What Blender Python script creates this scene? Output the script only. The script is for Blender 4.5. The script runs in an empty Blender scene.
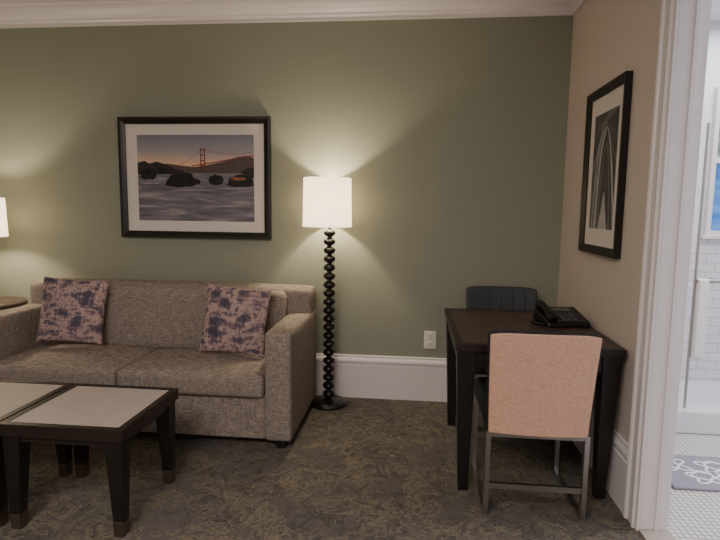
import bpy, bmesh, math, random
from mathutils import Vector, Matrix
random.seed(4)
scene = bpy.context.scene
COL = scene.collection

# ---------------------------------------------------------------- materials
def srgb(r, g, b):
    def f(c):
        c /= 255.0
        return c/12.92 if c <= 0.04045 else ((c+0.055)/1.055)**2.4
    return (f(r), f(g), f(b), 1.0)

def new_mat(name):
    m = bpy.data.materials.new(name); m.use_nodes = True
    nt = m.node_tree
    return m, nt, nt.nodes['Principled BSDF']

def mat(name, col, rough=0.5, metal=0.0, bump=0.0, bscale=60, var=0.0, spec=0.5):
    m, nt, p = new_mat(name)
    p.inputs['Roughness'].default_value = rough
    p.inputs['Metallic'].default_value = metal
    p.inputs['Specular IOR Level'].default_value = spec
    p.inputs['Base Color'].default_value = col
    tc = nt.nodes.new('ShaderNodeTexCoord')
    n = nt.nodes.new('ShaderNodeTexNoise'); n.inputs['Scale'].default_value = bscale
    n.inputs['Detail'].default_value = 4
    nt.links.new(tc.outputs['Object'], n.inputs['Vector'])
    if var > 0:
        r = nt.nodes.new('ShaderNodeValToRGB')
        r.color_ramp.elements[0].position = 0.3; r.color_ramp.elements[1].position = 0.7
        r.color_ramp.elements[0].color = tuple(c*(1-var) for c in col[:3])+(1,)
        r.color_ramp.elements[1].color = tuple(min(1, c*(1+var)) for c in col[:3])+(1,)
        nt.links.new(n.outputs['Fac'], r.inputs['Fac'])
        nt.links.new(r.outputs['Color'], p.inputs['Base Color'])
    if bump > 0:
        b = nt.nodes.new('ShaderNodeBump'); b.inputs['Strength'].default_value = bump
        b.inputs['Distance'].default_value = 0.003
        nt.links.new(n.outputs['Fac'], b.inputs['Height'])
        nt.links.new(b.outputs['Normal'], p.inputs['Normal'])
    return m

def noise(nt, vec, scale, detail=3, rough=0.5, dist=0.0):
    n = nt.nodes.new('ShaderNodeTexNoise')
    n.inputs['Scale'].default_value = scale; n.inputs['Detail'].default_value = detail
    n.inputs['Roughness'].default_value = rough; n.inputs['Distortion'].default_value = dist
    nt.links.new(vec, n.inputs['Vector']); return n.outputs['Fac']
def mapping(nt, scale, rot=(0, 0, 0), loc=(0, 0, 0)):
    tc = nt.nodes.new('ShaderNodeTexCoord'); mp = nt.nodes.new('ShaderNodeMapping')
    mp.inputs['Scale'].default_value = scale; mp.inputs['Rotation'].default_value = rot
    mp.inputs['Location'].default_value = loc
    nt.links.new(tc.outputs['Object'], mp.inputs['Vector']); return mp.outputs['Vector']
def ramp(nt, fac, stops, interp='LINEAR'):
    r = nt.nodes.new('ShaderNodeValToRGB'); cr = r.color_ramp; cr.interpolation = interp
    while len(cr.elements) < len(stops): cr.elements.new(0.5)
    for e, (p, c) in zip(cr.elements, stops): e.position = p; e.color = c
    nt.links.new(fac, r.inputs['Fac']); return r.outputs['Color']
def mixc(nt, fac, a, b, mode='MIX'):
    m = nt.nodes.new('ShaderNodeMix'); m.data_type = 'RGBA'; m.blend_type = mode
    for s, v in ((m.inputs[0], fac), (m.inputs[6], a), (m.inputs[7], b)):
        if hasattr(v, 'links'): nt.links.new(v, s)
        else: s.default_value = v
    return m.outputs[2]
def mth(nt, op, a, b=0.0):
    m = nt.nodes.new('ShaderNodeMath'); m.operation = op
    for i, v in enumerate((a, b)):
        if hasattr(v, 'links'): nt.links.new(v, m.inputs[i])
        else: m.inputs[i].default_value = v
    return m.outputs[0]
def bump(nt, p, h, s=0.3, d=0.004):
    b = nt.nodes.new('ShaderNodeBump'); b.inputs['Strength'].default_value = s
    b.inputs['Distance'].default_value = d
    nt.links.new(h, b.inputs['Height']); nt.links.new(b.outputs['Normal'], p.inputs['Normal'])

WHITE = (1, 1, 1, 1); BLACK = (0, 0, 0, 1)
M = {}
M['green'] = mat('wall_green_paint', srgb(148, 151, 134), 0.6, bump=0.08, bscale=250, spec=0.3)
M['beige'] = mat('wall_beige_paint', srgb(210, 198, 188), 0.75, bump=0.08, bscale=250, spec=0.25)
M['ceil'] = mat('ceiling_paint', srgb(228, 220, 214), 0.8, bump=0.05, bscale=200)
M['trim'] = mat('trim_white_gloss', srgb(230, 223, 224), 0.35, bump=0.03, bscale=30)
M['bathwall'] = mat('bath_paint', srgb(226, 228, 234), 0.6)
M['frame'] = mat('frame_black', srgb(26, 20, 18), 0.35, var=0.2, bscale=40)
M['matboard'] = mat('mat_board', srgb(226, 217, 210), 0.9)
M['lampblack'] = mat('lamp_dark_metal', srgb(24, 19, 18), 0.3, spec=0.6)
M['brass'] = mat('brass', srgb(160, 130, 80), 0.3, metal=1)
M['chrome'] = mat('brushed_steel', srgb(176, 172, 168), 0.34, metal=1)
M['leather'] = mat('black_leather', srgb(38, 41, 45), 0.6, bump=0.3, bscale=180, spec=0.3)
M['leather2'] = mat('slate_leather', srgb(58, 63, 70), 0.55, bump=0.3, bscale=180)
M['plastic'] = mat('black_plastic', srgb(12, 12, 13), 0.28)
M['key'] = mat('phone_keys', srgb(90, 90, 92), 0.5)
M['outlet'] = mat('outlet_plastic', srgb(235, 228, 218), 0.4)
M['slot'] = mat('outlet_slot', srgb(50, 45, 40), 0.6)
M['stone'] = mat('table_stone_top', srgb(180, 169, 161), 0.5, var=0.05, bscale=14)
M['foot'] = mat('metal_foot', srgb(110, 98, 88), 0.35, metal=0.8)
M['bathfix'] = mat('tub_white', srgb(230, 231, 236), 0.25)
M['towel'] = mat('towel_white', srgb(235, 232, 230), 0.9, bump=0.6, bscale=150)
M['screen'] = mat('phone_screen', srgb(80, 90, 86), 0.15)

def wood(name, c1, c2, rough=0.4, sc=(3, 40, 40)):
    m, nt, p = new_mat(name)
    v = mapping(nt, sc); f = noise(nt, v, 2.5, 5, 0.6, 0.4)
    c = ramp(nt, f, [(0.3, c1), (0.7, c2)])
    nt.links.new(c, p.inputs['Base Color']); p.inputs['Roughness'].default_value = rough
    bump(nt, p, f, 0.08, 0.002); return m
M['wood'] = wood('espresso_wood', srgb(27, 20, 18), srgb(44, 32, 28), 0.38, (30, 3, 30))
M['woodtop'] = wood('espresso_wood_top', srgb(60, 44, 40), srgb(88, 68, 62), 0.42, (40, 3, 30))
M['woodleg'] = wood('espresso_wood_leg', srgb(18, 14, 13), srgb(33, 26, 23), 0.4, (40, 40, 4))

# sofa tweed
m, nt, p = new_mat('sofa_tweed')
a = noise(nt, mapping(nt, (30, 30, 260)), 1.0, 2, 0.5)
b = noise(nt, mapping(nt, (230, 230, 26)), 1.0, 2, 0.5)
c_ = noise(nt, mapping(nt, (160, 160, 160)), 1.0, 2, 0.6)
s = mth(nt, 'ADD', mth(nt, 'MULTIPLY', a, 0.42), mth(nt, 'ADD', mth(nt, 'MULTIPLY', b, 0.38), mth(nt, 'MULTIPLY', c_, 0.2)))
col = ramp(nt, s, [(0.34, srgb(96, 88, 82)), (0.5, srgb(138, 127, 118)), (0.66, srgb(172, 162, 151))])
nt.links.new(col, p.inputs['Base Color']); p.inputs['Roughness'].default_value = 0.95
p.inputs['Specular IOR Level'].default_value = 0.15
bump(nt, p, s, 0.25, 0.003); M['sofa'] = m

# carpet : charcoal-grey ground with fine olive-gold and dark organic veining
m, nt, p = new_mat('carpet_pattern')
v = mapping(nt, (1, 1, 1))
def band(val, center, w0, w1):
    return ramp(nt, mth(nt, 'ABSOLUTE', mth(nt, 'SUBTRACT', val, center)), [(w0, WHITE), (w1, BLACK)])
nA = noise(nt, v, 4.6, 8, 0.70, 2.0)
nB = noise(nt, mapping(nt, (1, 1, 1), loc=(7, 3, 0)), 6.0, 8, 0.70, 1.8)
msk = ramp(nt, noise(nt, v, 3.0, 3, 0.6, 0.8), [(0.44, BLACK), (0.52, WHITE)])
msk2 = ramp(nt, noise(nt, mapping(nt, (1, 1, 1), loc=(2, 9, 0)), 3.4, 3, 0.6, 0.8), [(0.48, BLACK), (0.56, WHITE)])
gold = mth(nt, 'MAXIMUM', mth(nt, 'MULTIPLY', band(nA, 0.5, 0.008, 0.019), msk), mth(nt, 'MULTIPLY', band(nB, 0.52, 0.007, 0.017), msk2))
n2 = noise(nt, v, 26.0, 5, 0.75, 1.0)
spk = mth(nt, 'MULTIPLY', ramp(nt, n2, [(0.60, BLACK), (0.63, WHITE)]), msk)
gold = mth(nt, 'MAXIMUM', gold, spk)
dark = band(nB, 0.45, 0.008, 0.022)
fib = noise(nt, v, 220, 2, 0.6)
mot = noise(nt, v, 30, 4, 0.7, 0.5)
base = ramp(nt, mth(nt, 'ADD', mth(nt, 'MULTIPLY', fib, .6), mth(nt, 'MULTIPLY', mot, .4)), [(0.35, srgb(82, 78, 75)), (0.65, srgb(110, 105, 101))])
c1 = mixc(nt, mth(nt, 'MULTIPLY', dark, 0.65), base, srgb(56, 53, 51))
c2 = mixc(nt, mth(nt, 'MULTIPLY', gold, 0.8), c1, srgb(140, 129, 104))
nt.links.new(c2, p.inputs['Base Color']); p.inputs['Roughness'].default_value = 1.0
p.inputs['Specular IOR Level'].default_value = 0.05
bump(nt, p, fib, 0.5, 0.005); M['carpet'] = m

# pillow
def pillow_mat(name, loc):
    m, nt, p = new_mat(name)
    a = noise(nt, mapping(nt, (7, 7, 12), loc=loc), 1.0, 3, 0.6, 0.2)
    b = noise(nt, mapping(nt, (60, 60, 6), loc=loc), 1.0, 3, 0.7)
    c = noise(nt, mapping(nt, (6, 6, 60), loc=loc), 1.0, 3, 0.7)
    s = mth(nt, 'ADD', mth(nt, 'MULTIPLY', a, 0.64), mth(nt, 'ADD', mth(nt, 'MULTIPLY', b, 0.22), mth(nt, 'MULTIPLY', c, 0.14)))
    col = ramp(nt, s, [(0.40, srgb(72, 68, 84)), (0.45, srgb(110, 96, 106)), (0.485, srgb(154, 128, 128)),
                       (0.52, srgb(186, 160, 150)), (0.55, srgb(140, 118, 124)), (0.60, srgb(80, 75, 90))])
    nt.links.new(col, p.inputs['Base Color']); p.inputs['Roughness'].default_value = 0.9
    bump(nt, p, noise(nt, mapping(nt, (1, 1, 1)), 300, 1), 0.3, 0.002)
    return m
M['pil1'] = pillow_mat('pillow_abstract', (3, 1, 2)); M['pil2'] = pillow_mat('pillow_abstract_b', (8, 5, 4))

# chair back fabric
m, nt, p = new_mat('chair_back_fabric')
a = noise(nt, mapping(nt, (60, 60, 300)), 1.0, 3, 0.6)
col = ramp(nt, a, [(0.35, srgb(194, 150, 128)), (0.65, srgb(220, 178, 155))])
nt.links.new(col, p.inputs['Base Color']); p.inputs['Roughness'].default_value = 0.9
bump(nt, p, a, 0.2, 0.002); M['chairback'] = m

# lamp shade: fabric lit from within
m, nt, p = new_mat('lamp_shade_fabric')
out = nt.nodes['Material Output']
tr = nt.nodes.new('ShaderNodeBsdfTranslucent')
df = nt.nodes.new('ShaderNodeBsdfDiffuse'); df.inputs['Color'].default_value = (0.8, 0.74, 0.64, 1)
mx = nt.nodes.new('ShaderNodeMixShader'); mx.inputs[0].default_value = 0.75
em = nt.nodes.new('ShaderNodeEmission'); em.inputs['Color'].default_value = (1.0, 0.84, 0.60, 1); em.inputs['Strength'].default_value = 2.0
ad = nt.nodes.new('ShaderNodeAddShader')
weave = noise(nt, mapping(nt, (200, 200, 60)), 1.0, 2)
wc = ramp(nt, weave, [(0.3, (0.93, 0.82, 0.64, 1)), (0.7, (1, 0.9, 0.75, 1))]); nt.links.new(wc, tr.inputs['Color'])
nt.links.new(tr.outputs[0], mx.inputs[1]); nt.links.new(df.outputs[0], mx.inputs[2])
nt.links.new(mx.outputs[0], ad.inputs[0]); nt.links.new(em.outputs[0], ad.inputs[1])
nt.links.new(ad.outputs[0], out.inputs['Surface']); M['shade'] = m

m, nt, p = new_mat('bulb_glow'); p.inputs['Emission Color'].default_value = (1, .85, .6, 1)
p.inputs['Emission Strength'].default_value = 6; M['bulb'] = m

# subway tile & penny tile
m, nt, p = new_mat('subway_tile')
br = nt.nodes.new('ShaderNodeTexBrick'); nt.links.new(mapping(nt, (1, 1, 1), rot=(math.pi/2, 0, 0)), br.inputs['Vector'])
br.inputs['Scale'].default_value = 1; br.inputs['Brick Width'].default_value = 0.15; br.inputs['Row Height'].default_value = 0.075
br.inputs['Mortar Size'].default_value = 0.003
br.inputs['Color1'].default_value = srgb(228, 225, 228); br.inputs['Color2'].default_value = srgb(222, 219, 223); br.inputs['Mortar'].default_value = srgb(180, 178, 182)
nt.links.new(br.outputs['Color'], p.inputs['Base Color']); p.inputs['Roughness'].default_value = 0.2; M['subway'] = m
m, nt, p = new_mat('penny_tile')
vo = nt.nodes.new('ShaderNodeTexVoronoi'); vo.feature = 'DISTANCE_TO_EDGE'; vo.inputs['Scale'].default_value = 34; vo.inputs['Randomness'].default_value = 0.12
nt.links.new(mapping(nt, (1, 1, 0)), vo.inputs['Vector'])
nt.links.new(ramp(nt, vo.outputs['Distance'], [(0.05, srgb(140, 135, 135)), (0.14, srgb(226, 222, 220))]), p.inputs['Base Color'])
p.inputs['Roughness'].default_value = 0.3; M['penny'] = m
M['mat'] = mat('bath_mat_grey', srgb(150, 147, 160), 1.0, bump=.6, bscale=200, var=.08)
M['matline'] = mat('bath_mat_white', srgb(238, 235, 238), 1.0, bump=.6, bscale=200)
def pane(name, c1, c2, e):
    m, nt, p = new_mat(name)
    col = ramp(nt, noise(nt, mapping(nt, (4, 4, 18)), 1.0, 3), [(0.35, c1), (0.65, c2)])
    nt.links.new(col, p.inputs['Base Color']); nt.links.new(col, p.inputs['Emission Color'])
    p.inputs['Emission Strength'].default_value = e; p.inputs['Roughness'].default_value = 0.25; return m
M['pane_up'] = pane('frosted_pane', srgb(80, 102, 94), srgb(138, 158, 150), 0.1)
M['pane_lo'] = pane('dusk_pane', srgb(50, 105, 175), srgb(85, 135, 195), 0.5)

# ---------------------------------------------------------------- geometry helpers
def group(name, loc, rotz=0.0):
    e = bpy.data.objects.new(name, None); e.empty_display_size = 0.1
    e.location = loc; e.rotation_euler = (0, 0, rotz); COL.objects.link(e); return e
def add(name, me, material, parent=None, local=False, smooth=False, bevel=0.0, seg=2):
    if isinstance(material, (list, tuple)):
        for mm in material: me.materials.append(mm)
    elif material: me.materials.append(material)
    if smooth:
        for f in me.polygons: f.use_smooth = True
    o = bpy.data.objects.new(name, me); COL.objects.link(o)
    if parent:
        o.parent = parent
        if not local: o.matrix_parent_inverse = Matrix.Translation(-Vector(parent.location))
    if bevel > 0:
        bv = o.modifiers.new('bevel', 'BEVEL'); bv.width = bevel; bv.segments = seg; bv.limit_method = 'ANGLE'
        bv.angle_limit = math.radians(40)
    return o
def mesh(verts, faces, name='m'):
    me = bpy.data.meshes.new(name); me.from_pydata([tuple(v) for v in verts], [], faces)
    bm = bmesh.new(); bm.from_mesh(me); bmesh.ops.recalc_face_normals(bm, faces=bm.faces); bm.to_mesh(me); bm.free()
    return me
BF = [(0, 1, 3, 2), (4, 6, 7, 5), (0, 4, 5, 1), (2, 3, 7, 6), (0, 2, 6, 4), (1, 5, 7, 3)]
def boxv(x0, x1, y0, y1, z0, z1):
    return [(x, y, z) for x in (x0, x1) for y in (y0, y1) for z in (z0, z1)]
def box(name, x0, x1, y0, y1, z0, z1, m, parent=None, bevel=0.0, local=False, seg=2):
    return add(name, mesh(boxv(x0, x1, y0, y1, z0, z1), BF), m, parent, local, bevel=bevel, seg=seg)
def boxes(name, lst, m, parent=None, bevel=0.0, local=False):
    V = []; F = []
    for b in lst:
        n = len(V); V += boxv(*b); F += [tuple(i+n for i in f) for f in BF]
    return add(name, mesh(V, F), m, parent, local, bevel=bevel)
def prism(name, bot, top, m, parent=None, bevel=0.0, local=False):
    n = len(bot); V = list(bot)+list(top)
    F = [tuple(range(n)), tuple(range(n, 2*n))]+[(i, (i+1) % n, n+(i+1) % n, n+i) for i in range(n)]
    return add(name, mesh(V, F), m, parent, local, bevel=bevel)
def lathe(name, prof, cx, cy, m, parent=None, seg=40, close=True, local=False):
    V = []; F = []
    for r, z in prof:
        for i in range(seg):
            a = 2*math.pi*i/seg; V.append((cx+r*math.cos(a), cy+r*math.sin(a), z))
    for k in range(len(prof)-1):
        for i in range(seg):
            j = (i+1) % seg; F.append((k*seg+i, k*seg+j, (k+1)*seg+j, (k+1)*seg+i))
    if close:
        F.append(tuple(range(seg))); F.append(tuple(range((len(prof)-1)*seg, len(prof)*seg)))
    return add(name, mesh(V, F), m, parent, local, smooth=True)
def rbox_mesh(x0, x1, y0, y1, z0, z1, r, puff=(0, 0, 0), n=14):
    """rounded, slightly stuffed block"""
    bm = bmesh.new(); bmesh.ops.create_cube(bm, size=2)
    bmesh.ops.subdivide_edges(bm, edges=bm.edges[:], cuts=n, use_grid_fill=True)
    c = Vector(((x0+x1)/2, (y0+y1)/2, (z0+z1)/2)); h = Vector(((x1-x0)/2, (y1-y0)/2, (z1-z0)/2))
    for v in bm.verts:
        a = v.co.copy()
        e = Vector([math.sin(t*math.pi/2) for t in a])
        q = Vector([e[i]*h[i] for i in range(3)])
        inner = Vector([max(-(h[i]-r), min(h[i]-r, q[i])) for i in range(3)])
        d = q-inner
        if d.length > 1e-9: q = inner+d.normalized()*r if (abs(e[0]) > .999)+(abs(e[1]) > .999)+(abs(e[2]) > .999) >= 1 else q
        w = [(1-e[1]**2)*(1-e[2]**2), (1-e[0]**2)*(1-e[2]**2), (1-e[0]**2)*(1-e[1]**2)]
        for i in range(3): q[i] += puff[i]*w[i]*(1 if a[i] > 0 else -1)*(abs(a[i]))
        v.co = c+q
    me = bpy.data.meshes.new('rb'); bm.to_mesh(me); bm.free(); return me
def rbox(name, x0, x1, y0, y1, z0, z1, r, m, parent=None, puff=(0, 0, 0), local=False, n=14):
    return add(name, rbox_mesh(x0, x1, y0, y1, z0, z1, r, puff, n), m, parent, local, smooth=True)
def extr(name, prof, axis, t0, t1, wall, sign, m, parent=None):
    V = []; n = len(prof)
    for t in (t0, t1):
        for d, z in prof:
            V.append((t, wall+sign*d, z) if axis == 'x' else (wall+sign*d, t, z))
    F = [tuple(range(n)), tuple(range(n, 2*n))]+[(i, (i+1) % n, n+(i+1) % n, n+i) for i in range(n)]
    return add(name, mesh(V, F), m, parent)

YB = 3.97; XR = 1.065; ZC = 2.96; XL = -4.9; Y0 = -3.0
D0, D1 = 1.45, 2.40           # doorway in the right wall
DH = 2.39
XB = XR+0.12                 # bathroom side of the partition
# ---------------------------------------------------------------- room shell
box('floor', XL, XR, Y0, YB, -0.1, 0, M['carpet'])
box('ceiling', XL, XB, Y0, YB+0.1, ZC, ZC+0.1, M['ceil'])
box('wall_back', XL, XR, YB, YB+0.1, 0, ZC, M['green'])
box('wall_left', XL-0.1, XL, Y0, YB+0.1, 0, ZC, M['green'])
boxes('wall_right', [(XR, XB, D1+0.02, 4.62, 0, ZC), (XR, XB, Y0, D0-0.02, 0, ZC), (XR, XB, D0-0.02, D1+0.02, DH+0.02, ZC)], M['beige'])

crown = [(0, 2.80), (0.014, 2.80), (0.014, 2.825), (0.024, 2.835), (0.03, 2.85), (0.055, 2.865), (0.085, 2.895), (0.098, 2.915),
         (0.10, 2.925), (0.125, 2.93), (0.13, 2.96), (0, 2.96)]
extr('trim_1', crown, 'x', XL, XR, YB, -1, M['trim'])
extr('trim_2', crown, 'y', Y0, YB, XR, -1, M['trim'])
bb = [(0, 0), (0.024, 0), (0.024, 0.255), (0.017, 0.262), (0.017, 0.275), (0.028, 0.285), (0.026, 0.30), (0.012, 0.318), (0.012, 0.33), (0, 0.335)]
extr('baseboard_back', bb, 'x', XL, XR, YB, -1, M['trim'])
extr('baseboard_right', bb, 'y', D1+0.12, YB, XR, -1, M['trim'])
extr('baseboard_right_near', bb, 'y', Y0, D0-0.12, XR, -1, M['trim'])
extr('baseboard_left', bb, 'y', Y0, YB, XL, 1, M['trim'])

def casing(name, ya, yb, flip):
    prof = [(0, 0), (0, .022), (.012, .030), (.022, .026), (.026, .018), (.075, .018), (.080, .024), (.092, .026), (.100, .016), (.12, .014), (.12, 0)]
    V = []
    for z in (0.0, DH):
        for s_, d in prof:
            V.append((XR-d, (yb-s_) if flip else (ya+s_), z))
    n = len(prof)
    F = [tuple(range(n)), tuple(range(n, 2*n))]+[(i, (i+1) % n, n+(i+1) % n, n+i) for i in range(n)]
    return mesh(V, F)
dg = group('door_1', (XR, (D0+D1)/2, 0))
add('casing_far', casing('c', D1, D1+.12, True), M['trim'], dg)
add('casing_near', casing('c', D0-.12, D0, False), M['trim'], dg)
box('head_frieze', XR-.022, XR, D0-.12, D1+.12, DH, DH+.14, M['trim'], dg)
box('head_bead', XR-.036, XR, D0-.135, D1+.135, DH-.012, DH+.014, M['trim'], dg, bevel=.004)
box('head_cap', XR-.06, XR, D0-.16, D1+.16, DH+.14, DH+.18, M['trim'], dg, bevel=.006)
boxes('jamb_lining', [(XR-.001, XB+.001, D1, D1+.02, 0, DH), (XR-.001, XB+.001, D0-.02, D0, 0, DH), (XR-.001, XB+.001, D0, D1, DH, DH+.02)], M['trim'], dg)
boxes('door_stop', [(XR+.06, XR+.075, D1-.012, D1, 0, DH), (XR+.06, XR+.075, D0, D0+.012, 0, DH)], M['trim'], dg)
box('threshold', XR-.005, XB+.01, D0, D1, -.02, .012, M['stone'], dg, bevel=.003)

# ---------------------------------------------------------------- bathroom
box('floor_bathroom', XR, 3.5, 0.9, 4.62, -0.1, 0.002, M['penny'])
box('ceiling_bathroom', XB, 3.5, 0.9, 4.7, 2.96, 3.06, M['bathwall'])
box('wall_bathroom_right', 3.5, 3.6, 0.9, 4.7, 0, 2.96, M['bathwall'])
box('wall_bathroom_near', XB, 3.5, 0.8, 0.9, 0, 2.96, M['bathwall'])
WX0, WX1, WZ0, WZ1 = 2.36, 3.02, 1.28, 2.45
boxes('wall_bathroom_back', [(XB, WX0, 4.62, 4.72, 1.28, 2.96), (WX1, 3.5, 4.62, 4.72, 1.28, 2.96), (WX0, WX1, 4.62, 4.72, WZ1, 2.96)], M['bathwall'])
box('wall_bathroom_tiled', XB, 3.5, 4.60, 4.72, 0, 1.28, M['subway'])
wg = group('window_1', ((WX0+WX1)/2, 4.62, WZ0))
fr = 0.035
zm = 1.88
for nm, bx in (('stile_left', (WX0, WX0+fr, 4.57, 4.70, WZ0, WZ1)), ('stile_right', (WX1-fr, WX1, 4.57, 4.70, WZ0, WZ1)),
               ('rail_bottom', (WX0+fr, WX1-fr, 4.572, 4.70, WZ0, WZ0+fr)), ('rail_top', (WX0+fr, WX1-fr, 4.572, 4.70, WZ1-fr, WZ1)),
               ('rail_meeting', (WX0+fr, WX1-fr, 4.574, 4.70, zm-.025, zm+.025)), ('muntin', (WX0+fr, WX1-fr, 4.60, 4.70, 2.15, 2.17))):
    box(nm, *bx, M['trim'], wg)
box('pane_upper', WX0+fr, WX1-fr, 4.65, 4.69, zm, WZ1-fr, M['pane_up'], wg)
box('pane_lower', WX0+fr, WX1-fr, 4.65, 4.69, WZ0+fr, zm, M['pane_lo'], wg)
box('sill', WX0-.04, WX1+.04, 4.54, 4.60, WZ0-.03, WZ0, M['trim'], wg, bevel=.005)

sg = group('shower_enclosure', (2.5, 3.62, 0))
box('curb', XB+.001, 3.499, 3.56, 3.68, 0.003, .16, M['bathfix'], sg, bevel=.012)
box('shower_floor', XB+.001, 3.499, 3.68, 4.60, 0.003, .05, M['bathfix'], sg)
boxes('metal_frame', [(1.824, 1.836, 3.61, 3.63, .16, 2.02)], M['chrome'], sg, bevel=.003)
tb = group('towel_bar', (2.2, 3.56, 1.02))
def rod(name, a, b, r, m, parent, local=False, seg=16):
    a = Vector(a); b = Vector(b); d = b-a; q = d.to_track_quat('Z', 'Y').to_matrix()
    V = []
    for t in (a, b):
        for i in range(seg):
            an = 2*math.pi*i/seg; V.append(t+q@Vector((r*math.cos(an), r*math.sin(an), 0)))
    F = [tuple(range(seg)), tuple(range(seg, 2*seg))]+[(i, (i+1) % seg, seg+(i+1) % seg, seg+i) for i in range(seg)]
    return add(name, mesh(V, F), m, parent, local, smooth=False)
rod('bar', (1.83, 3.60, 1.02), (3.499, 3.60, 1.02), .014, M['chrome'], tb)
for i, x in enumerate((1.93, 3.3)): rod('bracket_%d' % (i+1), (x, 3.60, 1.02), (x, 3.64, 1.02), .018, M['chrome'], tb)
rbox('hanging_towel', 1.835, 1.90, 3.575, 3.625, .50, 1.035, .015, M['towel'], tb)
mg = group('bath_mat', (1.73, 3.0, .003))
rbox('mat_pile', 1.40, 2.06, 2.80, 3.20, .003, .02, .008, M['mat'], mg)
def ring_strip(name, pts, w, z):
    V = []; F = []; n = len(pts)
    for i, (x, y) in enumerate(pts):
        a = Vector(pts[(i+1) % n])-Vector(pts[i-1]); nn = Vector((-a.y, a.x)).normalized()*w
        V += [(x+nn.x, y+nn.y, z), (x-nn.x, y-nn.y, z)]
    for i in range(n):
        j = (i+1) % n; F.append((2*i, 2*i+1, 2*j+1, 2*j))
    add(name, mesh(V, F), M['matline'], mg)
for k in range(5):
    cx_ = 1.50+k*.12; cy_ = 3.06 if k % 2 == 0 else 2.93
    for s_ in (1, .0):
        pts = []
        for i in range(40):
            a = 2*math.pi*i/40; r_ = .07+.022*math.cos(3*a+k)
            ang = .6*(1 if s_ else -1)
            ex, ey = 1.15*r_*math.cos(a), .65*r_*math.sin(a)
            pts.append((cx_+ex*math.cos(ang)-ey*math.sin(ang), cy_+ex*math.sin(ang)+ey*math.cos(ang)))
        ring_strip('swirl_%d_%d' % (k, s_), pts, .007, .0215+.0004*s_)

# ---------------------------------------------------------------- sofa
SX0, SX1 = -2.83, -0.70
sf = group('sofa', ((SX0+SX1)/2, 3.4, 0))
AW = .165
rbox('arm_right', SX1-AW, SX1, 2.99, 3.83, .05, .72, .022, M['sofa'], sf, puff=(.004, .006, .006))
rbox('arm_left', SX0, SX0+AW, 2.99, 3.83, .05, .72, .022, M['sofa'], sf, puff=(.004, .006, .006))
rbox('base_rail', SX0+AW-.005, SX1-AW+.005, 3.015, 3.80, .05, .325, .012, M['sofa'], sf)
rbox('back_frame', SX0+.01, SX1-.005, 3.60, 3.86, .12, .89, .04, M['sofa'], sf, puff=(0, .01, .012))
xm = (SX0+SX1)/2-.03
rbox('seat_cushion_1', SX0+AW+.004, xm-.003, 2.975, 3.60, .315, .455, .03, M['sofa'], sf, puff=(0, .006, .024))
rbox('seat_cushion_2', xm+.003, SX1-AW-.004, 2.975, 3.60, .315, .455, .03, M['sofa'], sf, puff=(0, .006, .024))
def tilt(o, ang, piv):
    T = Matrix.Translation(piv)@Matrix.Rotation(ang, 4, 'X')@Matrix.Translation(-Vector(piv))
    o.data.transform(T)
o = rbox('back_cushion', SX0+AW+.004, SX1-AW-.004, 3.49, 3.66, .43, .875, .05, M['sofa'], sf, puff=(0, .02, .008), n=20)
tilt(o, math.radians(-5), (0, 3.6, .43))
for i, (x, y) in enumerate(((SX0+.07, 3.05), (SX1-.07, 3.05), (SX0+.07, 3.76), (SX1-.07, 3.76))):
    box('foot_%d' % (i+1), x-.03, x+.03, y-.03, y+.03, 0, .055, M['woodleg'], sf)

def pillow(name, cx, cy, cz, s, T, m, rx, rz, ry=0):
    n = 24; V = []; F = []
    for side in (1, -1):
        for i in range(n+1):
            for j in range(n+1):
                a = math.sin((2*i/n-1)*math.pi/2); b = math.sin((2*j/n-1)*math.pi/2)
                x = a*s/2*(1-.07*(1-b*b)); z = b*s/2*(1-.07*(1-a*a))
                t = T/2*((1-a*a)*(1-b*b))**.42 if abs(a) < .9999 and abs(b) < .9999 else 0
                wr = .006*math.sin(9*a+4*b)*(1-a*a)*(1-b*b)
                V.append((x, side*(t+wr*1), z))
    N = (n+1)*(n+1)
    for sd in (0, 1):
        for i in range(n):
            for j in range(n):
                k = sd*N+i*(n+1)+j; F.append((k, k+1, k+n+2, k+n+1))
    me = bpy.data.meshes.new('p'); me.from_pydata(V, [], F)
    bm = bmesh.new(); bm.from_mesh(me); bmesh.ops.remove_doubles(bm, verts=bm.verts[:], dist=1e-5)
    bmesh.ops.recalc_face_normals(bm, faces=bm.faces[:]); bm.to_mesh(me); bm.free()
    o = add(name, me, m, smooth=True)
    o.location = (cx, cy, cz); o.rotation_euler = (rx, ry, rz); return o
pillow('throw_pillow', -2.325, 3.385, .73, .45, .13, M['pil1'], math.radians(-14), math.radians(8), math.radians(3))
pillow('throw_pillow.001', -1.17, 3.375, .705, .46, .13, M['pil2'], math.radians(-15), math.radians(-6), math.radians(2))

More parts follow.
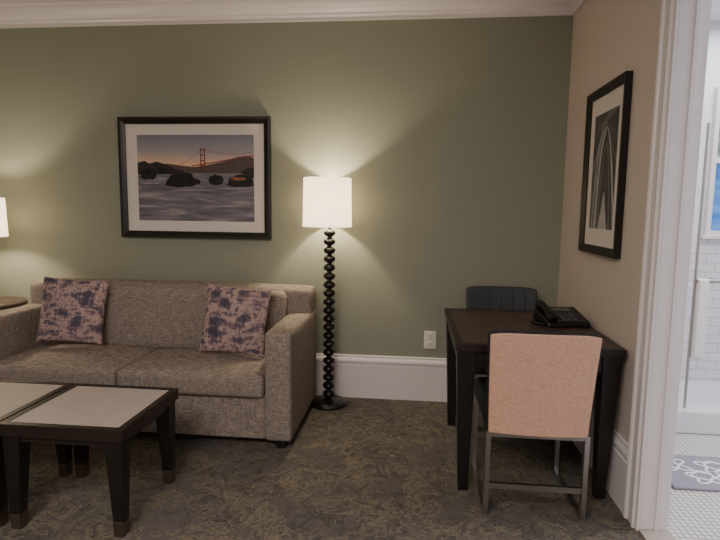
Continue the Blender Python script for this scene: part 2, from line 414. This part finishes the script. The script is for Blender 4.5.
# ---------------------------------------------------------------- coffee tables
def coffee_table(name, x0, x1, y0, y1, H=.5):
    g = group(name, ((x0+x1)/2, (y0+y1)/2, 0))
    t = .032
    boxes('top_frame', [(x0, x1, y0, y0+t, H-.055, H), (x0, x1, y1-t, y1, H-.055, H), (x0, x0+t, y0+t, y1-t, H-.055, H), (x1-t, x1, y0+t, y1-t, H-.055, H)], M['wood'], g)
    box('stone_top', x0+t, x1-t, y0+t, y1-t, H-.03, H-.002, M['stone'], g, bevel=.002)
    boxes('apron', [(x0+.03, x1-.03, y0+.02, y0+.04, H-.085, H-.055), (x0+.03, x1-.03, y1-.04, y1-.02, H-.085, H-.055),
                    (x0+.02, x0+.04, y0+.03, y1-.03, H-.085, H-.055), (x1-.04, x1-.02, y0+.03, y1-.03, H-.085, H-.055)], M['wood'], g)
    k = 0
    for sx, X in ((1, x0+.012), (-1, x1-.012)):
        for sy, Y in ((1, y0+.012), (-1, y1-.012)):
            k += 1
            def sq(w, z, ins=0): return [(X+sx*ins, Y+sy*ins, z), (X+sx*(ins+w), Y+sy*ins, z), (X+sx*(ins+w), Y+sy*(ins+w), z), (X+sx*ins, Y+sy*(ins+w), z)]
            prism('leg_%d' % k, sq(.05, .07, .006), sq(.08, H-.055), M['woodleg'], g, bevel=.003)
            prism('metal_foot_%d' % k, sq(.046, 0, .009), sq(.052, .072, .005), M['foot'], g, bevel=.002)
coffee_table('coffee_table', -1.79, -1.215, 2.05, 2.60)
coffee_table('coffee_table.001', -2.37, -1.80, 2.05, 2.60)

# ---------------------------------------------------------------- floor lamp
LX, LY = -.602, 3.79
fl = group('floor_lamp', (LX, LY, 0))
lathe('base', [(.001, 0), (.138, 0), (.142, .006), (.142, .018), (.132, .026), (.06, .032), (.03, .045), (.02, .06), (.001, .06)], LX, LY, M['lampblack'], fl, 48)
prof = []; nb = 20; za, zb = .05, 1.31; st = (zb-za)/nb
for i in range(nb):
    zc = za+(i+.5)*st; R = .044
    for k in range(9):
        a = -math.pi/2+math.pi*k/8
        prof.append((max(.017, R*math.cos(a)**.8 if k not in (0, 8) else 0), zc+st*.44*math.sin(a)))
lathe('beaded_stem', prof, LX, LY, M['lampblack'], fl, 32)
lathe('neck', [(.012, 1.28), (.012, 1.37), (.02, 1.372), (.02, 1.41), (.012, 1.412)], LX, LY, M['brass'], fl, 24)
def shade(prefix, cx, cy, r0, r1, z0, z1, g):
    lathe('shade', [(r0, z0), (r1, z1), (r1-.004, z1), (r0-.004, z0), (r0, z0)], cx, cy, M['shade'], g, 64, close=False)
    lathe('bulb', [(.005, z0+.10), (.02, z0+.12), (.032, z0+.16), (.02, z0+.19), (.003, z0+.2)], cx, cy, M['bulb'], g, 20)
    for i in range(3):
        a = i*2.094
        rod('spider_%d' % (i+1), (cx, cy, z1-.03), (cx+(r1-.004)*math.cos(a), cy+(r1-.004)*math.sin(a), z1-.015), .002, M['brass'], g)
shade('fl', LX-.018, LY, .176, .170, 1.323, 1.668, fl)

# ---------------------------------------------------------------- side table + table lamp
TX, TY = -3.14, 3.60
st_ = group('side_table', (TX, TY, 0))
lathe('top', [(.001, .70), (.24, .70), (.25, .706), (.25, .724), (.243, .73), (.001, .73)], TX, TY, M['woodtop'], st_, 48)
lathe('pedestal', [(.16, 0), (.165, .02), (.05, .05), (.03, .1), (.03, .6), (.06, .70)], TX, TY, M['woodleg'], st_, 32)
lx = TX-.035
tl = group('table_lamp', (lx, TY, .73))
lathe('lamp_body', [(.001, .731), (.08, .731), (.08, .75), (.03, .76), (.05, .80), (.075, .87), (.06, .95), (.03, 1.0), (.045, 1.03), (.03, 1.07), (.012, 1.09), (.012, 1.3)], lx, TY, M['lampblack'], tl, 32)
shade('tl', lx, TY, .178, .17, 1.215, 1.50, tl)

# ---------------------------------------------------------------- pictures
def picture_frame(g, x0, x1, z0, z1, fw, depth, m):
    prof = [(0, 0), (0, depth), (.35*fw, depth*1.0), (.6*fw, depth*.8), (fw, depth*.55), (fw, 0)]
    V = []; n = len(prof)
    for cx, cz, sx, sz in ((x0, z0, 1, 1), (x1, z0, -1, 1), (x1, z1, -1, -1), (x0, z1, 1, -1)):
        for s_, d in prof: V.append((cx+sx*s_, -d, cz+sz*s_))
    F = []
    for k in range(4):
        for i in range(n):
            a = k*n+i; b = k*n+(i+1) % n; c = ((k+1) % 4)*n+(i+1) % n; d = ((k+1) % 4)*n+i
            F.append((a, b, c, d))
    add('frame', mesh(V, F), m, g, local=True)
def poly(name, pts, y, m, g):
    V = [(x, y, z) for x, z in pts]
    add(name, mesh(V, [tuple(range(len(V)))]), m, g, local=True)
def flat(name, c, var=0.12, sc=25):
    return mat(name, c, 0.6, var=var, bscale=sc, spec=0.3)
W, Hh = 1.188, .912
pg = group('framed_picture', (-1.673, YB-.001, 1.669))
picture_frame(pg, -W/2, W/2, -Hh/2, Hh/2, .05, .035, M['frame'])
poly('mat_board', [(-W/2+.03, -Hh/2+.03), (W/2-.03, -Hh/2+.03), (W/2-.03, Hh/2-.03), (-W/2+.03, Hh/2-.03)], -.012, M['matboard'], pg)
ix0, ix1, iz0, iz1 = -.455, .465, -.325, .325
m, nt, p = new_mat('print_sky')
tc = nt.nodes.new('ShaderNodeTexCoord'); sp = nt.nodes.new('ShaderNodeSeparateXYZ'); nt.links.new(tc.outputs['Object'], sp.inputs[0])
f = mth(nt, 'ADD', mth(nt, 'MULTIPLY', mth(nt, 'SUBTRACT', sp.outputs['Z'], .08), 4.1), mth(nt, 'MULTIPLY', mth(nt, 'SUBTRACT', noise(nt, mapping(nt, (2, 1, 9)), 1.5, 3), .5), .15))
nt.links.new(ramp(nt, f, [(0.0, srgb(240, 194, 152)), (0.22, srgb(212, 180, 162)), (0.5, srgb(160, 152, 156)), (1.0, srgb(118, 124, 138))]), p.inputs['Base Color'])
p.inputs['Roughness'].default_value = .5; skym = m
m, nt, p = new_mat('print_water')
f = noise(nt, mapping(nt, (2.2, 1, 16), rot=(0, .12, 0)), 1.6, 4, .5, .6)
nt.links.new(ramp(nt, f, [(.3, srgb(84, 82, 92)), (.55, srgb(124, 118, 126)), (.78, srgb(184, 174, 174))]), p.inputs['Base Color'])
p.inputs['Roughness'].default_value = .5; watm = m
poly('sky', [(ix0, .06), (ix1, .06), (ix1, iz1), (ix0, iz1)], -.0130, skym, pg)
poly('water', [(ix0, iz0), (ix1, iz0), (ix1, .06), (ix0, .06)], -.0130, watm, pg)
hillA = flat('print_hill_far', srgb(92, 76, 76)); hillB = flat('print_hill', srgb(54, 45, 46)); rock = flat('print_rock', srgb(36, 31, 34), .5, 30)
rockl = flat('print_rock_lit', srgb(146, 96, 68), .5, 40); red = flat('print_bridge', srgb(134, 66, 52)); foam = flat('print_foam', srgb(160, 150, 150))
poly('hill_far', [(ix0, .04), (ix1, .04), (ix1, .155), (.40, .17), (.33, .16), (.24, .13), (.1, .10), (0, .085), (-.1, .095), (-.22, .11), (ix0, .10)], -.0133, hillA, pg)
poly('hill_left', [(ix0, .03), (-.10, .03), (-.08, .055), (-.15, .07), (-.22, .10), (-.30, .125), (-.36, .11), (-.40, .13), (ix0, .115)], -.0136, hillB, pg)
poly('bridge_deck', [(-.02, .088), (ix1, .168), (ix1, .176), (-.02, .096)], -.0138, red, pg)
for i, x in enumerate((.045, .075)):
    poly('bridge_tower_post_%d' % i, [(x, .06), (x+.010, .06), (x+.008, .225), (x+.002, .225)], -.0139, red, pg)
for i, z in enumerate((.09, .13, .17, .21)):
    poly('bridge_tower_brace_%d' % i, [(.045, z), (.085, z), (.085, z+.008), (.045, z+.008)], -.0139, red, pg)
for sgn, xe, ze in ((-1, -.12, .10), (1, ix1, .20)):
    xs = .065; pts = []; N_ = 12
    for i in range(N_+1):
        t = i/N_; x = xs+(xe-xs)*t; z = .223+(ze-.223)*t-.28*t*(1-t)*abs(xe-xs)*1.1
        pts.append((x, z))
    poly('bridge_cable_%d' % (sgn+1), pts+[(x, z+.003) for x, z in reversed(pts)], -.0139, red, pg)
def blob(name, cx, cz, rx, rz, m, y, seed):
    rr = random.Random(seed); pts = []
    for i in range(26):
        a = 2*math.pi*i/26; k = 1+rr.uniform(-.14, .14)
        pts.append((max(ix0, min(ix1, cx+rx*k*math.cos(a))), cz+rz*k*(math.sin(a) if math.sin(a) > 0 else .6*math.sin(a))))
    poly(name, pts, y, m, pg)
blob('rock_1', -.37, .02, .07, .055, rock, -.0142, 1); blob('rock_2', -.10, -.03, .13, .07, rock, -.0142, 2)
blob('rock_3', .17, -.02, .06, .05, rock, -.0142, 3); blob('rock_4', .36, -.03, .11, .055, rock, -.0142, 4)
blob('rock_5', .34, -.005, .06, .016, rockl, -.0144, 5); blob('rock_6', -.25, .05, .05, .03, rock, -.0141, 6)
blob('foam_1', -.36, -.04, .09, .006, foam, -.0143, 7); blob('foam_2', -.02, -.09, .16, .006, foam, -.0143, 8); blob('foam_3', .30, -.075, .13, .006, foam, -.0143, 9)
blob('rock_7', .43, .03, .06, .05, hillB, -.0141, 10)

# architectural print on the right wall (local x -> world -y, front faces -x)
W2, H2 = .60, .935
pr = group('framed_picture.001', (XR-.001, 3.14, 1.682), -math.pi/2)
picture_frame(pr, -W2/2, W2/2, -H2/2, H2/2, .045, .035, M['frame'])
poly('mat_board', [(-W2/2+.03, -H2/2+.03), (W2/2-.03, -H2/2+.03), (W2/2-.03, H2/2-.03), (-W2/2+.03, H2/2-.03)], -.012, M['matboard'], pr)
dark = flat('print_night', srgb(84, 84, 83), .4, 6); grey = flat('print_concrete', srgb(132, 130, 127), .25, 9); lgrey = flat('print_concrete_lit', srgb(186, 183, 178), .15, 12); mgrey = flat('print_concrete_mid', srgb(108, 107, 105), .3, 9)
hx, hz = .185, .325
poly('print_ground', [(-hx, -hz), (hx, -hz), (hx, hz), (-hx, hz)], -.0125, dark, pr)
def strip(name, pts, w0, w1, m, y):
    V = []; F = []; n = len(pts)
    for i, (x, z) in enumerate(pts):
        w = w0+(w1-w0)*i/(n-1)
        for q in (-w, w): V.append((max(-hx, min(hx, x+q)), y, max(-hz, min(hz, z))))
    for i in range(n-1): F.append((2*i, 2*i+1, 2*i+3, 2*i+2))
    add(name, mesh(V, F), m, pr, local=True)
def curve(x0, z0, x1, z1, bx, n=18):
    return [((1-t)**2*x0+2*t*(1-t)*bx+t*t*x1, z0+(z1-z0)*(1-(1-t)**1.5)) for t in [i/n for i in range(n+1)]]
poly('tower_mass', [(-hx, -hz), (-.09, -hz), (-.08, -.05), (-.04, .12), (.01, .21), (.02, .27), (-.05, .22), (-.12, .13), (-hx, .04)], -.0127, grey, pr)
poly('sky_diagonal', [(-hx, .20), (hx, hz), (.06, hz), (-hx, .235)], -.0126, mgrey, pr)
poly('tower_shadow', [(-hx, -hz), (-.135, -hz), (-.13, -.05), (-.10, .10), (-hx, -.02)], -.01285, mgrey, pr)
strip('rib_left_1', curve(-.09, -hz, .02, .24, -.09), .016, .006, lgrey, -.0129)
strip('rib_left_2', curve(-.045, -hz, .025, .15, -.045), .008, .004, grey, -.0131)
strip('rib_left_3', curve(-.145, -hz, -.01, .27, -.14), .006, .004, lgrey, -.0130)
strip('rib_right_1', curve(.20, -hz, .02, .24, .12), .014, .005, lgrey, -.0129)
strip('rib_right_2', curve(.13, -hz, .025, .15, .09), .008, .004, grey, -.0131)
strip('cable_1', [(.02, .24), (hx, .05)], .004, .008, grey, -.0128)
strip('cable_2', [(.02, .26), (hx, .16)], .004, .008, grey, -.0128)
poly('roadway', [(-.04, -hz), (.10, -hz), (.04, -.12), (.028, -.12)], -.0132, lgrey, pr)

# ---------------------------------------------------------------- desk
DX0, DX1, DY0, DY1, DZ = .225, 1.038, 2.62, 3.59, .79
dk_ = group('writing_desk', ((DX0+DX1)/2, (DY0+DY1)/2, 0))
box('desk_top', DX0+.001, DX1-.001, DY0+.001, DY1-.001, DZ-.034, DZ, M['woodtop'], dk_)
boxes('edge_band', [(DX0-.002, DX1+.002, DY0-.002, DY0+.03, DZ-.036, DZ+.001), (DX0-.002, DX1+.002, DY1-.03, DY1+.002, DZ-.036, DZ+.001),
                    (DX0-.002, DX0+.03, DY0+.03, DY1-.03, DZ-.036, DZ+.001), (DX1-.03, DX1+.002, DY0+.03, DY1-.03, DZ-.036, DZ+.001)], M['wood'], dk_)
boxes('apron', [(DX0+.06, DX1-.06, DY0+.02, DY0+.04, DZ-.12, DZ-.036), (DX0+.06, DX1-.06, DY1-.04, DY1-.02, DZ-.12, DZ-.036),
                (DX0+.02, DX0+.04, DY0+.06, DY1-.06, DZ-.12, DZ-.036), (DX1-.04, DX1-.02, DY0+.06, DY1-.06, DZ-.12, DZ-.036)], M['wood'], dk_)
k = 0
for sx, X in ((1, DX0+.008), (-1, DX1-.008)):
    for sy, Y in ((1, DY0+.008), (-1, DY1-.008)):
        k += 1
        def sq(w, z, ins): return [(X+sx*ins, Y+sy*ins, z), (X+sx*(ins+w), Y+sy*ins, z), (X+sx*(ins+w), Y+sy*(ins+w), z), (X+sx*ins, Y+sy*(ins+w), z)]
        prism('leg_%d' % k, sq(.05, 0, .03), sq(.095, DZ-.036, 0), M['woodleg'], dk_, bevel=.003)

# ---------------------------------------------------------------- chairs (local: faces +y)
def chair(name, loc, rz, lm):
    g = group(name, loc, rz)
    w = .225; t = .011; d = .016
    parts = []
    for sx in (-1, 1):
        xa, xb = (sx*w-t, sx*w+t)
        parts += [(xa, xb, -.235-d, -.235+d, 0.0, .42), (xa, xb, .235-d, .235+d, 0, .42), (xa, xb, -.235+d, .235-d, 0, .018)]
    parts += [(-w+t, w-t, -.235-.012, -.235+.012, .395, .42), (-w+t, w-t, .235-.012, .235+.012, .395, .42), (-w+t, w-t, -.235-.008, -.235+.008, .135, .162)]
    boxes('steel_sled_frame', parts, M['chrome'], g, local=True)
    rbox('seat', -.24, .24, -.225, .26, .42, .53, .03, lm, g, puff=(0, .004, .012), local=True)
    def backm(y_off0, y_off1, wt, wb, z0, z1, r):
        n1, n2 = 14, 14; V = []; F = []
        for s_ in (0, 1):
            for i in range(n1+1):
                for j in range(n2+1):
                    u = i/n1*2-1; v = j/n2
                    ww = wb+(wt-wb)*v
                    zz = z0+(z1-z0)*v
                    x = ww*u
                    yb = -.245-.055*(v**1.3)-.022*(1-u*u)
                    zz -= .012*abs(u)**6*v
                    off = (y_off0 if s_ == 0 else y_off1)
                    V.append((x, yb+off, zz))
        N = (n1+1)*(n2+1)
        for s_ in (0, 1):
            for i in range(n1):
                for j in range(n2):
                    q = s_*N+i*(n2+1)+j; F.append((q, q+1, q+n2+2, q+n2+1))
        for i in range(n1):
            for j in (0, n2):
                q = i*(n2+1)+j; F.append((q, q+n2+1, q+n2+1+N, q+N))
        for j in range(n2):
            for i in (0, n1):
                q = i*(n2+1)+j; F.append((q, q+1, q+1+N, q+N))
        return mesh(V, F)
    add('back_outer_panel', backm(-.004, .012, .243, .226, .415, .908, 0), M['chairback'], g, local=True, bevel=.004)
    add('back_inner_pad', backm(.012, .062, .248, .233, .41, .912, 0), lm, g, local=True, bevel=.014, seg=3)
    for i in range(-2, 3):
        x = i*.08
        add_ = [(x-.0015, -.245+.0615-.022*(1-(x/.24)**2), .54), (x+.0015, -.245+.0615-.022*(1-(x/.24)**2), .54),
                (x+.0015, -.30+.0625-.022*(1-(x/.24)**2), .895), (x-.0015, -.30+.0625-.022*(1-(x/.24)**2), .895)]
        prism('channel_seam_%d' % (i+3), add_, [(a_, b_+.003, c__) for a_, b_, c__ in add_], M['plastic'], g, local=True)
    return g
chair('desk_chair', (.60, 2.69, 0), math.radians(0), M['leather'])
chair('desk_chair.001', (.635, 3.57, 0), math.radians(180), M['leather2'])

# ---------------------------------------------------------------- telephone
ph = group('telephone', (.885, 3.20, DZ+.001), math.radians(10))
V = [(-.13, -.115, 0), (.13, -.115, 0), (.13, .11, 0), (-.13, .11, 0)]
T = [(-.125, -.11, .03), (.125, -.11, .03), (.125, .10, .085), (-.125, .10, .085)]
prism('base', V, T, M['plastic'], ph, bevel=.008, local=True)
def slopez(y): return .03+(y+.11)/.21*.055
def hs(name, x0, x1, y0, y1, z0, z1, r):
    o = rbox(name, x0, x1, y0, y1, z0, z1, r, M['plastic'], ph, local=True)
    T_ = Matrix.Translation((0, -.11, .03))@Matrix.Rotation(math.atan2(.055, .21), 4, 'X')@Matrix.Translation((0, .11, -.03))
    o.data.transform(T_)
hs('handset_grip', -.122, -.075, -.08, .08, .052, .074, .010)
hs('handset_ear', -.127, -.069, .055, .115, .030, .072, .014)
hs('handset_mouth', -.127, -.069, -.115, -.055, .030, .072, .014)
for r_ in range(4):
    for c in range(3):
        x = -.03+c*.034; y = -.09+r_*.026; z = slopez(y)
        box('key_%d_%d' % (r_, c), x, x+.022, y, y+.015, z-.002, z+.007, M['key'], ph, local=True)
y = .035; V = [(-.03, y, slopez(y)), (.07, y, slopez(y)), (.07, y+.04, slopez(y+.04)), (-.03, y+.04, slopez(y+.04))]
prism('display', V, [(a_, b_, c_+.003) for a_, b_, c_ in V], M['screen'], ph, local=True)
cu = bpy.data.curves.new('cord', 'CURVE'); cu.dimensions = '3D'; cu.bevel_depth = .003
sp_ = cu.splines.new('POLY'); n = 90; sp_.points.add(n)
for i in range(n+1):
    t = i/n; a = t*2*math.pi*16
    sp_.points[i].co = (-.135-.04*math.sin(t*math.pi)+.007*math.cos(a), -.08+.14*t, .010+.006*math.sin(a), 1)
co = bpy.data.objects.new('coiled_cord', cu); cu.materials.append(M['plastic']); COL.objects.link(co); co.parent = ph

# ---------------------------------------------------------------- outlet
og = group('wall_outlet', (.145, YB, .473))
box('cover_plate', .145-.045, .145+.045, YB-.007, YB, .473-.068, .473+.068, M['outlet'], og, bevel=.003)
for i, z in enumerate((.473-.032, .473+.032)):
    box('receptacle_%d' % (i+1), .145-.02, .145+.02, YB-.010, YB-.006, z-.02, z+.02, M['outlet'], og, bevel=.002)
    boxes('slots_%d' % (i+1), [(.145-.010, .145-.007, YB-.0108, YB-.009, z-.004, z+.010), (.145+.007, .145+.010, YB-.0108, YB-.009, z-.004, z+.010), (.145-.003, .145+.003, YB-.0108, YB-.009, z-.014, z-.009)], M['slot'], og)

# ---------------------------------------------------------------- lights
def light(name, kind, loc, energy, col, size=.05, rot=(0, 0, 0), sy=None):
    l = bpy.data.lights.new(name, kind); l.energy = energy; l.color = col
    if kind == 'AREA':
        l.size = size
        if sy: l.shape = 'RECTANGLE'; l.size_y = sy
    else: l.shadow_soft_size = size
    o = bpy.data.objects.new(name, l); o.location = loc; o.rotation_euler = rot; COL.objects.link(o); return o
warm = (1.0, .84, .61)
light('floor_lamp_light', 'POINT', (LX-.018, LY, 1.50), 66, warm, .04)
light('table_lamp_light', 'POINT', (lx, TY, 1.36), 70, warm, .04)
light('room_fill_light', 'AREA', (-1.0, -.8, 2.9), 140, (1.0, .89, .81), 1.6)  # unseen area light behind the camera, added as soft room fill
light('bathroom_light', 'AREA', (2.3, 2.6, 2.9), 50, (.97, .96, 1.0), .9)
light('shower_light', 'AREA', (2.4, 4.1, 2.9), 15, (.96, .96, 1.0), .5)
w = bpy.data.worlds.new('World'); scene.world = w; w.use_nodes = True
w.node_tree.nodes['Background'].inputs[0].default_value = (1.0, .92, .87, 1)
w.node_tree.nodes['Background'].inputs[1].default_value = .55

# ---------------------------------------------------------------- camera
cam = bpy.data.cameras.new('cam'); cam.sensor_width = 36; cam.lens = 530/720*36; cam.clip_start = .05
co = bpy.data.objects.new('camera', cam); COL.objects.link(co)
R = Matrix.Rotation(math.radians(5.7), 4, 'Z')@Matrix.Rotation(math.radians(90-6.53), 4, 'X')@Matrix.Rotation(math.radians(.75), 4, 'Z')
co.matrix_world = Matrix.Translation((0, 0, 1.45))@R
scene.camera = co
